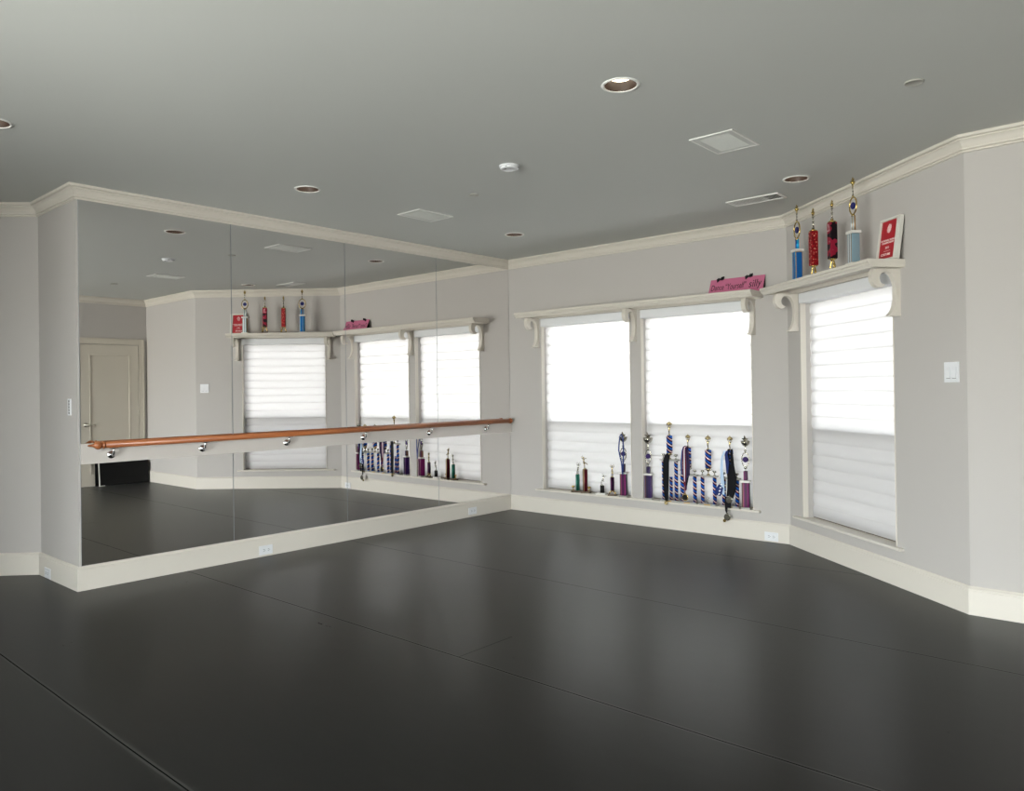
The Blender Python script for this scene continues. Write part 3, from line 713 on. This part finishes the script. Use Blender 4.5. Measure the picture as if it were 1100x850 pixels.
def umbrella_top(t, z0, z1, m='palegold'):
    """slim stem figure under a domed cap"""
    h = z1-z0; b = MB()
    b.lathe([(h*.10, z0), (h*.09, z0+h*.05), (h*.04, z0+h*.10), (h*.035, z0+h*.16)], n=12)
    b.tube([(0, 0, z0+h*.14), (-h*.02, 0, z0+h*.34), (0, 0, z0+h*.52), (0, 0, z0+h*.62)], [h*.035, h*.05, h*.07, h*.035], 8)
    for s in (-1, 1): b.tube([(s*h*.05, 0, z0+h*.52), (s*h*.13, 0, z0+h*.60), (s*h*.11, 0, z0+h*.72)], h*.022, 6)
    b.ball((0, 0, z0+h*.68), h*.055)
    b.lathe([(h*.20, z0+h*.72), (h*.185, z0+h*.79), (h*.13, z0+h*.87), (h*.05, z0+h*.92), (h*.02, z0+h*.94), (h*.02, z0+h*1.0), (0, z0+h)], n=16)
    return b.build('figure_topper', m, t)

ZB = 0.2512; YT = -0.002       # sill top; y of the sill trophies
def tthing(label, x, y=YT, group='trophies on the window sill', rz=0.25): return thing('trophy', label, 'trophy', (x, y, ZB), rz, group)
# 1 teal
t = tthing('short trophy with a teal column, leftmost on the window sill', .892); base(t, .10, .06, .020, 'darkbase', x=-.012)
column(t, 0, 0, .020, .178, .0205, 'tealfoil'); figurine(.178, .125, .6, 'up').build('figure_topper', 'silver', t); cup(t, -.047, 0, .020, .045, 'gold', 'eagle_trim')
# 2 maroon
t = tthing('short trophy with a maroon and gold column beside the teal one', .985); base(t, .095, .06, .020, 'darkbase', x=.008)
column(t, 0, 0, .020, .236, .0255, 'maroonfoil'); figurine(.236, .138, -.8, 'leg').build('figure_topper', 'palegold', t); cup(t, .040, 0, .020, .045, 'gold', 'eagle_trim')
# 3 black mini
t = tthing('smallest trophy on the sill, with a black column and silver figure', 1.185); base(t, .095, .055, .018, 'marble', x=-.01)
column(t, .004, 0, .018, .090, .0205, 'black'); figurine(.090, .118, 1.2, 'leg').build('figure_topper', 'silver', t)
# 4 plum small
t = tthing('small trophy with a dark plum column on curved gold feet', 1.308); base(t, .085, .055, .015, 'darkbase')
b = MB(); b.tube([(-.03, 0, .015), (-.028, 0, .03), (-.008, 0, .045)], .006, 8); b.tube([(.03, 0, .015), (.028, 0, .03), (.008, 0, .045)], .006, 8); b.lathe([(.018, .044), (.021, .050)], n=16); b.build('gold_feet', 'gold', t)
column(t, 0, 0, .050, .178, .020, 'plumfoil'); figurine(.178, .128, 0, 'up').build('figure_topper', 'palegold', t)
# tall single columns
def tall(label, x, foil, zlow, zplate, zup, zmed, zneck, ztop, r1=.031, r2=.0165, met='silver', gem='purplegem', y=YT, grp='trophies on the window sill', z=ZB, basem='greymarble', rz=.25):
    t = thing('trophy', label, 'trophy', (x, y, z), rz, grp)
    base(t, .078, .062, .015, basem); column(t, 0, 0, .015, zlow, r1, foil, True)
    base(t, r1*2.6, r1*2.3, zplate-zlow, 'marble', z=zlow, name='tier_plate')
    column(t, 0, 0, zplate, zup, r2, foil, True)
    cup(t, 0, 0, zup, .028, met, 'riser')
    medallion(t, zup+.026, zmed, met, gem); startop(t, zmed, ztop, met)
    return t
t_mag = tall('tall magenta trophy draped with a blue ribbon, left of the window mullion', 1.438, 'magentafoil', .222, .238, .315, .48, .53, .622)
tall('tall purple trophy standing in front of the window mullion', 1.712, 'purplefoil', .226, .242, .305, .47, .54, .628, r1=.031)
tall('tall magenta trophy at the right end of the sill', 2.664, 'magentafoil', .225, .243, .322, .49, .53, .622)
# double-post trophies
def double(label, x, w, zpost, zplate, prism, cupstop, zmid, ztop, back=False, y=YT-.004):
    t = thing('trophy', label, 'trophy', (x, y, ZB), .0, 'double-post trophies on the window sill')
    base(t, w+.054, .062, .016, 'greymarble'); base(t, .06, .003, .011, 'plate', y=-.0345, z=.002, name='name_plate')
    for s in (-1, 1): column(t, s*w/2, 0, .016, zpost, .0165, 'flagfoil', name='post')
    if back: column(t, .0, .02, .016, zpost-.15, .014, 'flagfoil', name='post')
    base(t, w+.052, .055, zplate-zpost, 'greymarble', z=zpost, name='tier_plate')
    for s in (-1, 1): cup(t, s*w/2, 0, zplate, cupstop, 'silver')
    cup(t, 0, 0, zplate, zmid-zplate, 'palegold', 'riser')
    column(t, 0, 0, zmid, prism, .0275, 'flagfoil', name='upper_column')
    umbrella_top(t, prism, ztop)
    return t
double('tallest double-post trophy in blue, red and white foil, draped with a black ribbon', 1.940, .128, .372, .388, .600, .045, .445, .738, back=True)
double('double-post flag-foil trophy hung with a bundle of striped ribbons', 2.127, .125, .247, .262, .500, .042, .330, .622)
T3RD = double('double-post flag-foil trophy without any ribbon, third of its kind', 2.322, .116, .249, .264, .486, .042, .330, .620)
double('double-post flag-foil trophy buried under blue and black ribbons', 2.527, .122, .242, .257, .490, .042, .330, .620)
# mini figures at the foot of the double-post trophies
figurine(.016, .066, .5, 'leg', y=-.012).build('mini_figure', 'silver', T3RD)

# ribbons and medals -----------------------------------------------------------
def ribbon(b, pts, w, th=.0012):
    """flat strip through pts (x,y,z), width along local x/perp"""
    pts = [Vector(p) for p in pts]; rows = []
    for i, p in enumerate(pts):
        t_ = (pts[min(i+1, len(pts)-1)]-pts[max(i-1, 0)]).normalized()
        side = t_.cross(V(0, 1, 0)); side = side.normalized() if side.length > .2 else V(1, 0, 0)
        n = side.cross(t_).normalized(); ww = w[i] if hasattr(w, '__len__') else w
        rows.append([b.bm.verts.new(p + side*a*ww/2 + n*c*th/2) for a, c in ((-1, -1), (1, -1), (1, 1), (-1, 1))])
    for r0, r1 in zip(rows, rows[1:]):
        for k in range(4): b.bm.faces.new((r0[k], r0[(k+1) % 4], r1[(k+1) % 4], r1[k]))
    b.bm.faces.new(rows[0][::-1]); b.bm.faces.new(rows[-1]); return b
def medal_disc(t, x, y, z, r, m='silver', notch=0):
    b = MB(); b.lathe([(r*.9, -.003), (r, -.0015), (r, .0015), (r*.9, .003)], (0, 0, 0), 'Y', 22, T=Matrix.Translation((x, y, z)))
    b.tube([(x+r*.2*cos(a), y, z+r*1.12+r*.2*sin(a)) for a in [2*PI*k/12 for k in range(12)]], r*.06, 6, closed=True)
    if notch: b.star((x, y-.003, z), r*.7, th=.002)
    return b.build('medal_disc', m, t)
G = 'medals and ribbons hung on the sill trophies'
t = thing('medal', 'blue neck ribbon looped over the magenta trophy left of the mullion', 'medal ribbon', (1.438, YT-.040, ZB), 0, G)
b = MB(); ribbon(b, [(-.004, -.006, .585), (.014, -.012, .60), (.030, -.010, .57), (.034, -.008, .45), (.030, -.010, .33), (.022, -.010, .22)], .016); ribbon(b, [(-.004, -.006, .585), (-.012, -.010, .52), (-.018, -.010, .45), (-.006, -.012, .40), (.012, -.011, .33), (.020, -.012, .235)], .014); b.build('ribbon', 'ribbonblue', t)
t = thing('medal', 'black ribbon with a gold medal hanging from the tallest double-post trophy', 'medal', (1.935, YT-.042, ZB), 0, G)
b = MB(); ribbon(b, [(.012, .0, .437), (.004, -.006, .420), (-.008, -.010, .37), (-.010, -.012, .22), (-.008, -.010, .08), (-.006, -.010, .012)], [.03, .046, .056, .058, .046, .030]); ribbon(b, [(.014, .002, .430), (.010, -.003, .36), (.008, -.005, .20), (.000, -.007, .03)], .024); b.build('ribbon', 'ribbonblack', t)
medal_disc(t, -.010, -.012, -.008, .019, 'palegold', 1)
t = thing('medal', 'bundle of red, blue and purple striped ribbons with a round black and gold medal', 'medal', (2.122, YT-.040, ZB), 0, G)
for k, (x0, x1, mt, zb) in enumerate(((-.028, -.040, 'ribbonblue', .27), (-.016, -.020, 'ribbonred', .16), (-.006, -.006, 'ribbonwhite', .20), (.004, .006, 'ribbonred', .12), (.014, .020, 'ribbonpurple', .13), (.024, .036, 'ribbonblack', .17), (.030, .044, 'ribbonpurple', .24))):
    b = MB(); ribbon(b, [(x0*.2, .022, .512), (x0*.6, 0.0, .505), (x0, -.006-.0015*k, .47), (x1, -.008-.0015*k, .36), (x1*.9, -.008-.0015*k, .26), (x1*.35, -.008-.0015*k, zb)], .016); b.build('ribbon', mt, t)
b = MB(); ribbon(b, [(.0, -.020, .20), (0, -.020, .13), (0, -.020, .090)], .010); b.build('ribbon', 'ribbonred', t)
o = medal_disc(t, 0, -.020, .060, .032, 'gold'); b = MB(); b.lathe([(.024, -.0258), (.024, -.0232)], (0, 0, 0), 'Y', 20, T=Matrix.Translation((0, 0, .060))); b.build('medal_face', 'black', o)
t = thing('medal', 'long black ribbons and white-gold medals hanging over the sill edge', 'medal', (2.545, YT-.048, ZB), 0, G)
b = MB(); ribbon(b, [(-.016, .02, .505), (-.018, -.002, .47), (-.010, -.006, .36), (.004, -.007, .25), (.002, -.008, .16), (-.012, -.009, .10)], [.02, .026, .038, .050, .050, .040]); ribbon(b, [(.010, .02, .505), (.018, -.001, .47), (.026, -.004, .36), (.036, -.005, .27), (.026, -.005, .16), (.010, -.006, .09)], [.02, .024, .034, .052, .056, .04]); ribbon(b, [(-.030, -.010, .10), (-.034, -.010, .04), (-.032, -.012, -.02), (-.026, -.012, -.045)], [.03, .028, .022, .014]); ribbon(b, [(-.002, -.016, .05), (-.004, -.016, .005)], .034); b.build('ribbon', 'ribbonblack', t)
medal_disc(t, 0, -.022, .075, .030, 'silver', 1); medal_disc(t, -.022, -.018, -.075, .030, 'silver', 1); medal_disc(t, -.048, -.016, -.108, .014, 'gold')
t = thing('medal', 'bright blue and pale blue ribbons with a white-lettered blue rosette tail', 'medal ribbon', (2.520, YT-.092, ZB), 0, G)
b = MB(); ribbon(b, [(.008, .030, .49), (.012, .002, .46), (.024, -.002, .40), (.022, -.002, .30)], [.022, .026, .034, .014]); ribbon(b, [(-.010, -.004, .22), (-.034, -.005, .19), (-.058, -.006, .14), (-.066, -.006, .11)], [.03, .050, .070, .050]); b.build('ribbon', 'ribbonblue', t)
b = MB(); ribbon(b, [(-.012, .030, .49), (-.024, .0, .44), (-.028, -.004, .32), (-.018, -.005, .20), (-.012, -.005, .12)], [.014, .018, .028, .034, .020]); b.build('ribbon', 'ribbonlight', t)
b = MB()
for k in range(4): ribbon(b, [(-.058+.006*k, -.009, .115+.030*k), (-.046+.008*k, -.009, .128+.026*k)], .010)
b.build('lettering', 'ribbonwhite', t)

# shelf trophies on the angled wall: local s/off
dC, nC = edir(1), enor(1)
def CP(s, off, z): return (P[1].x+dC.x*s+nC.x*off, P[1].y+dC.y*s+nC.y*off, z)
RZC = math.atan2(dC.y, dC.x)
GS = 'tall trophies on the angled wall shelf'
OFFC = {.462: .166, .708: .178, .956: .182, 1.220: .194}
def stier(label, s, foil, met, zlow, zplate, zup, zmed, ztop, gem):
    t = thing('trophy', label, 'trophy', CP(s, OFFC[s], ZS+.0002), RZC-.05, GS)
    base(t, .085, .07, .014, 'marble'); column(t, 0, 0, .014, zlow, .0285, foil, True)
    base(t, .078, .066, zplate-zlow, 'marble', z=zlow, name='tier_plate'); 
    for x in (-.012, .012): column(t, x, 0, zplate, zup, .0095, foil, name='upper_column')
    medallion(t, zup, zmed, 'gold', gem, wmul=.62)
    figurine(zmed, .058, 0, 'up').build('figure_topper', 'silver', t)
    b = MB(); z0 = zmed+.05; h = ztop-z0
    b.lathe([(.004, z0), (.005, z0+h*.25), (.014, z0+h*.45), (.016, z0+h*.62), (.006, z0+h*.55)], n=12); b.star((0, 0, z0+h*.74), h*.30, th=.003); b.build('star_topper', 'gold', t)
    return t
stier('tall trophy with a bright blue column, leftmost on the angled shelf', .462, 'bluefoil', 'gold', .221, .240, .314, .460, .575, 'gem')
stier('tallest trophy on the angled shelf, silver holographic column under a gold crest', 1.220, 'holofoil', 'gold', .204, .222, .320, .455, .572, 'gem')
def sprism(label, s, foil, zfeet, ztopcol, ztop):
    t = thing('trophy', label, 'trophy', CP(s, OFFC[s], ZS+.0002), RZC-.05, GS)
    base(t, .07, .06, .012, 'darkbase')
    b = MB()
    for sx in (-1, 1): b.tube([(sx*.026, 0, .012), (sx*.030, 0, .03), (sx*.016, 0, zfeet*.75), (sx*.012, 0, zfeet)], [.006, .007, .006, .006], 8)
    b.lathe([(.024, zfeet-.006), (.027, zfeet)], n=16); b.build('gold_feet', 'gold', t)
    figurine(.012, zfeet*.85, 0, 'up', x=.034, y=-.012).build('mini_figure', 'gold', t)
    column(t, 0, 0, zfeet, ztopcol, .0255, foil, True)
    b = MB(); b.lathe([(.030, ztopcol), (.024, ztopcol+.008), (.009, ztopcol+.014), (.008, ztopcol+.020)], n=16); b.build('column_cap', 'gold', t)
    h = ztop-ztopcol-.02; figurine(ztopcol+.02, h*.72, 0, 'one').build('figure_topper', 'silver', t)
    b = MB(); z0 = ztopcol+.02+h*.62; b.lathe([(.003, z0), (.010, z0+h*.10), (.012, z0+h*.2), (.004, z0+h*.16)], n=12); b.star((0, 0, z0+h*.28), h*.11, th=.003); b.build('star_topper', 'gold', t)
sprism('trophy with a red glitter column, second from left on the angled shelf', .708, 'redglitter', .078, .326, .492)
sprism('trophy with a red and black patterned column, third on the angled shelf', .956, 'redblackfoil', .085, .336, .490)

# text helper ------------------------------------------------------------------
def text(name, body, size, m, parent, T, ext=.0004, shear=0.0, offset=0.0, align='CENTER', sx=1.0):
    cu = bpy.data.curves.new(name, 'FONT'); cu.body = body; cu.size = size; cu.extrude = ext; cu.align_x = align; cu.align_y = 'CENTER'; cu.shear = shear; cu.offset = offset
    o = bpy.data.objects.new(name+'_tmp', cu); COL.objects.link(o); bpy.context.view_layer.update()
    me = bpy.data.meshes.new_from_object(o); COL.objects.unlink(o); bpy.data.objects.remove(o)
    me.transform(T @ Matrix.Diagonal((sx, 1, 1, 1))); me.materials.append(M[m])
    r = bpy.data.objects.new(name, me); COL.objects.link(r); r.parent = parent; return r
RX90 = Matrix.Rotation(PI/2, 4, 'X')
# red award plaque in a white frame, leaning on the wall at the end of the angled shelf
t = thing('award_plaque', 'red award plaque in a white frame leaning at the right end of the angled shelf', 'plaque')
t.matrix_world = Matrix.Translation(CP(1.374, .064, ZS+.001)) @ Matrix.Rotation(RZC-.0, 4, 'Z') @ Matrix.Rotation(math.radians(-8), 4, 'X')
W_, H_ = .205, .280
b = MB(); f = .016; fr_ = .034
for q in ((-W_/2, W_/2, 0, f), (-W_/2, W_/2, H_-f, H_), (-W_/2, -W_/2+f, f, H_-f), (W_/2-fr_, W_/2, f, H_-f)): b.box(q[0], q[1], -.012, .014, q[2], q[3], bev=.002)
b.box(-W_/2+f, W_/2-fr_, .002, .012, f, H_-f); b.build('frame', 'frame', t)
b = MB(); b.box(-W_/2+f+.0005, W_/2-fr_-.0005, -.003, .0015, f+.0005, H_-f-.0005); pl = b.build('red_plate', 'plaquered', t)
def PT(z, x=0): return Matrix.Translation((x-.009, -.0035, z)) @ RX90
text('lettering', 'NATIONAL DANCE\nCHAMPIONSHIP', .0165, 'plaquewhite', pl, PT(.128), offset=.0004)
text('lettering', '2011', .0200, 'plaquewhite', pl, PT(.088), offset=.0004)
text('lettering', 'COSTUME', .0200, 'plaquewhite', pl, PT(.044, -.010), offset=.0006)
b = MB(); b.box(-.040, .022, -.0038, -.0031, .066, .068)
cx0, cz0, R0 = -.009, .212, .028
for k in range(7):                                   # round emblem of slanted arcs
    u = -R0*.86 + k*R0*.287; hw = math.sqrt(max(0, R0*R0-u*u))*.92
    pts = []
    for j in range(9):
        s_ = -1+j/4; a = s_*hw; c = u + .0035*math.sin(s_*2.6)
        pts.append((cx0+a*.80-c*.60*-1*-.6, -.0035, cz0+a*.60+c*.80))
    b.tube(pts, .0016, 6)
b.build('emblem', 'plaquewhite', pl)
# pink lettered sign with two black bows
t = thing('sign', 'pink hand-lettered sign with two black bows leaning on the long shelf', 'sign')
SL = math.radians(-24)
t.matrix_world = TB @ Matrix.Translation((2.632, -.082, ZS+.002)) @ Matrix.Rotation(SL, 4, 'X')
b = MB(); b.box(-.243, .243, -.004, .003, 0, .150, bev=.001); sb = b.build('sign_board', 'pink', t)
b = MB(); b.prism([(.0035, .004), (.058, .026), (.0035, .146)], -.241, .241, lambda u, v, w: (w, u, v)); b.build('easel_back', 'black', t)
def ST(x, z, r=0): return Matrix.Translation((x, -.0046, z)) @ RX90 @ Matrix.Rotation(r, 4, 'Z')
text('lettering', 'Dance', .080, 'ink', sb, ST(-.168, .066, .03), offset=.0004, sx=.58, shear=.12)
text('lettering', '\u201cYourself\u201d', .084, 'ink', sb, ST(-.004, .068, .03), offset=.0004, sx=.53, shear=.12)
text('lettering', 'silly', .100, 'ink', sb, ST(.168, .074, .05), offset=.0004, sx=.74, shear=.12)
for x in (-.152, .105):
    b = MB(); z = .146
    for s in (-1, 1): b.tube([(x, -.008, z), (x+s*.012, -.012, z+.010+s*.004), (x+s*.026, -.010, z+.008+s*.010), (x+s*.024, -.008, z-.008+s*.010), (x+s*.010, -.010, z-.006), (x, -.008, z)], [.004, .008, .010, .009, .006, .004], 8)
    b.ball((x, -.012, z), .008); b.build('bow', 'ribbonblack', t)

# ------------------------------------------------------------------ light
wd = bpy.data.worlds.new('World'); S.world = wd; wd.use_nodes = True; nt = wd.node_tree; bg = nt.nodes['Background']
tc = nt.nodes.new('ShaderNodeTexCoord'); sp = nt.nodes.new('ShaderNodeSeparateXYZ'); r = nt.nodes.new('ShaderNodeValToRGB')
nt.links.new(tc.outputs['Generated'], sp.inputs[0]); nt.links.new(sp.outputs['Z'], r.inputs[0]); nt.links.new(r.outputs[0], bg.inputs[0])
r.color_ramp.elements[0].position = 0.0; r.color_ramp.elements[0].color = (0.66, 0.645, 0.62, 1)
r.color_ramp.elements[1].position = 0.08; r.color_ramp.elements[1].color = (0.95, 0.97, 1.0, 1)
bg.inputs['Strength'].default_value = SKY = 36.0
def portal(T, op, dy=.20):
    s0, s1, z0, z1 = op; l = bpy.data.lights.new('window_portal', 'AREA'); l.shape = 'RECTANGLE'; l.size = s1-s0; l.size_y = z1-z0; l.cycles.is_portal = True
    o = bpy.data.objects.new('window_portal', l); COL.objects.link(o)
    # lamp shines along its -Z; that must be local -y (into the room)
    R = Matrix(((1,0,0,0),(0,0,1,0),(0,1,0,0),(0,0,0,1)))   # z_local -> +y (outwards)
    o.matrix_world = T @ Matrix.Translation(((s0+s1)/2, dy, (z0+z1)/2)) @ R
for T_, op in ((TB, B1), (TB, B2), (TC, C1), (wframe(4), ADDED_REAR), (wframe(3), ADDED_SIDE)): portal(T_, op)

# ------------------------------------------------------------------ camera
cam = bpy.data.cameras.new('camera'); co = bpy.data.objects.new('camera', cam); COL.objects.link(co)
cam.sensor_fit = 'HORIZONTAL'; cam.sensor_width = 36; cam.lens = 818.899*36/1100; cam.shift_y = -(425-414.94)/1100; cam.clip_start = .02
Rv, Uv, Fv = V(0.748961, 0.662486, -0.013056), V(0.012588, 0.005475, 0.999906), V(-0.662495, 0.749055, 0.004239)
co.matrix_world = Matrix(((Rv.x, Uv.x, -Fv.x, 5.474506), (Rv.y, Uv.y, -Fv.y, -6.157552), (Rv.z, Uv.z, -Fv.z, 1.292021), (0, 0, 0, 1)))
S.camera = co
S.view_settings.view_transform = 'Standard'; S.view_settings.look = 'None'; S.view_settings.gamma = 1; S.view_settings.exposure = 0.12
S.view_settings.use_curve_mapping = False
S.cycles.max_bounces = 14; S.cycles.diffuse_bounces = 8; S.cycles.glossy_bounces = 8; S.cycles.transparent_max_bounces = 12; S.cycles.transmission_bounces = 6
S.cycles.use_denoising = True; S.cycles.sample_clamp_indirect = 6.0; S.cycles.caustics_reflective = True
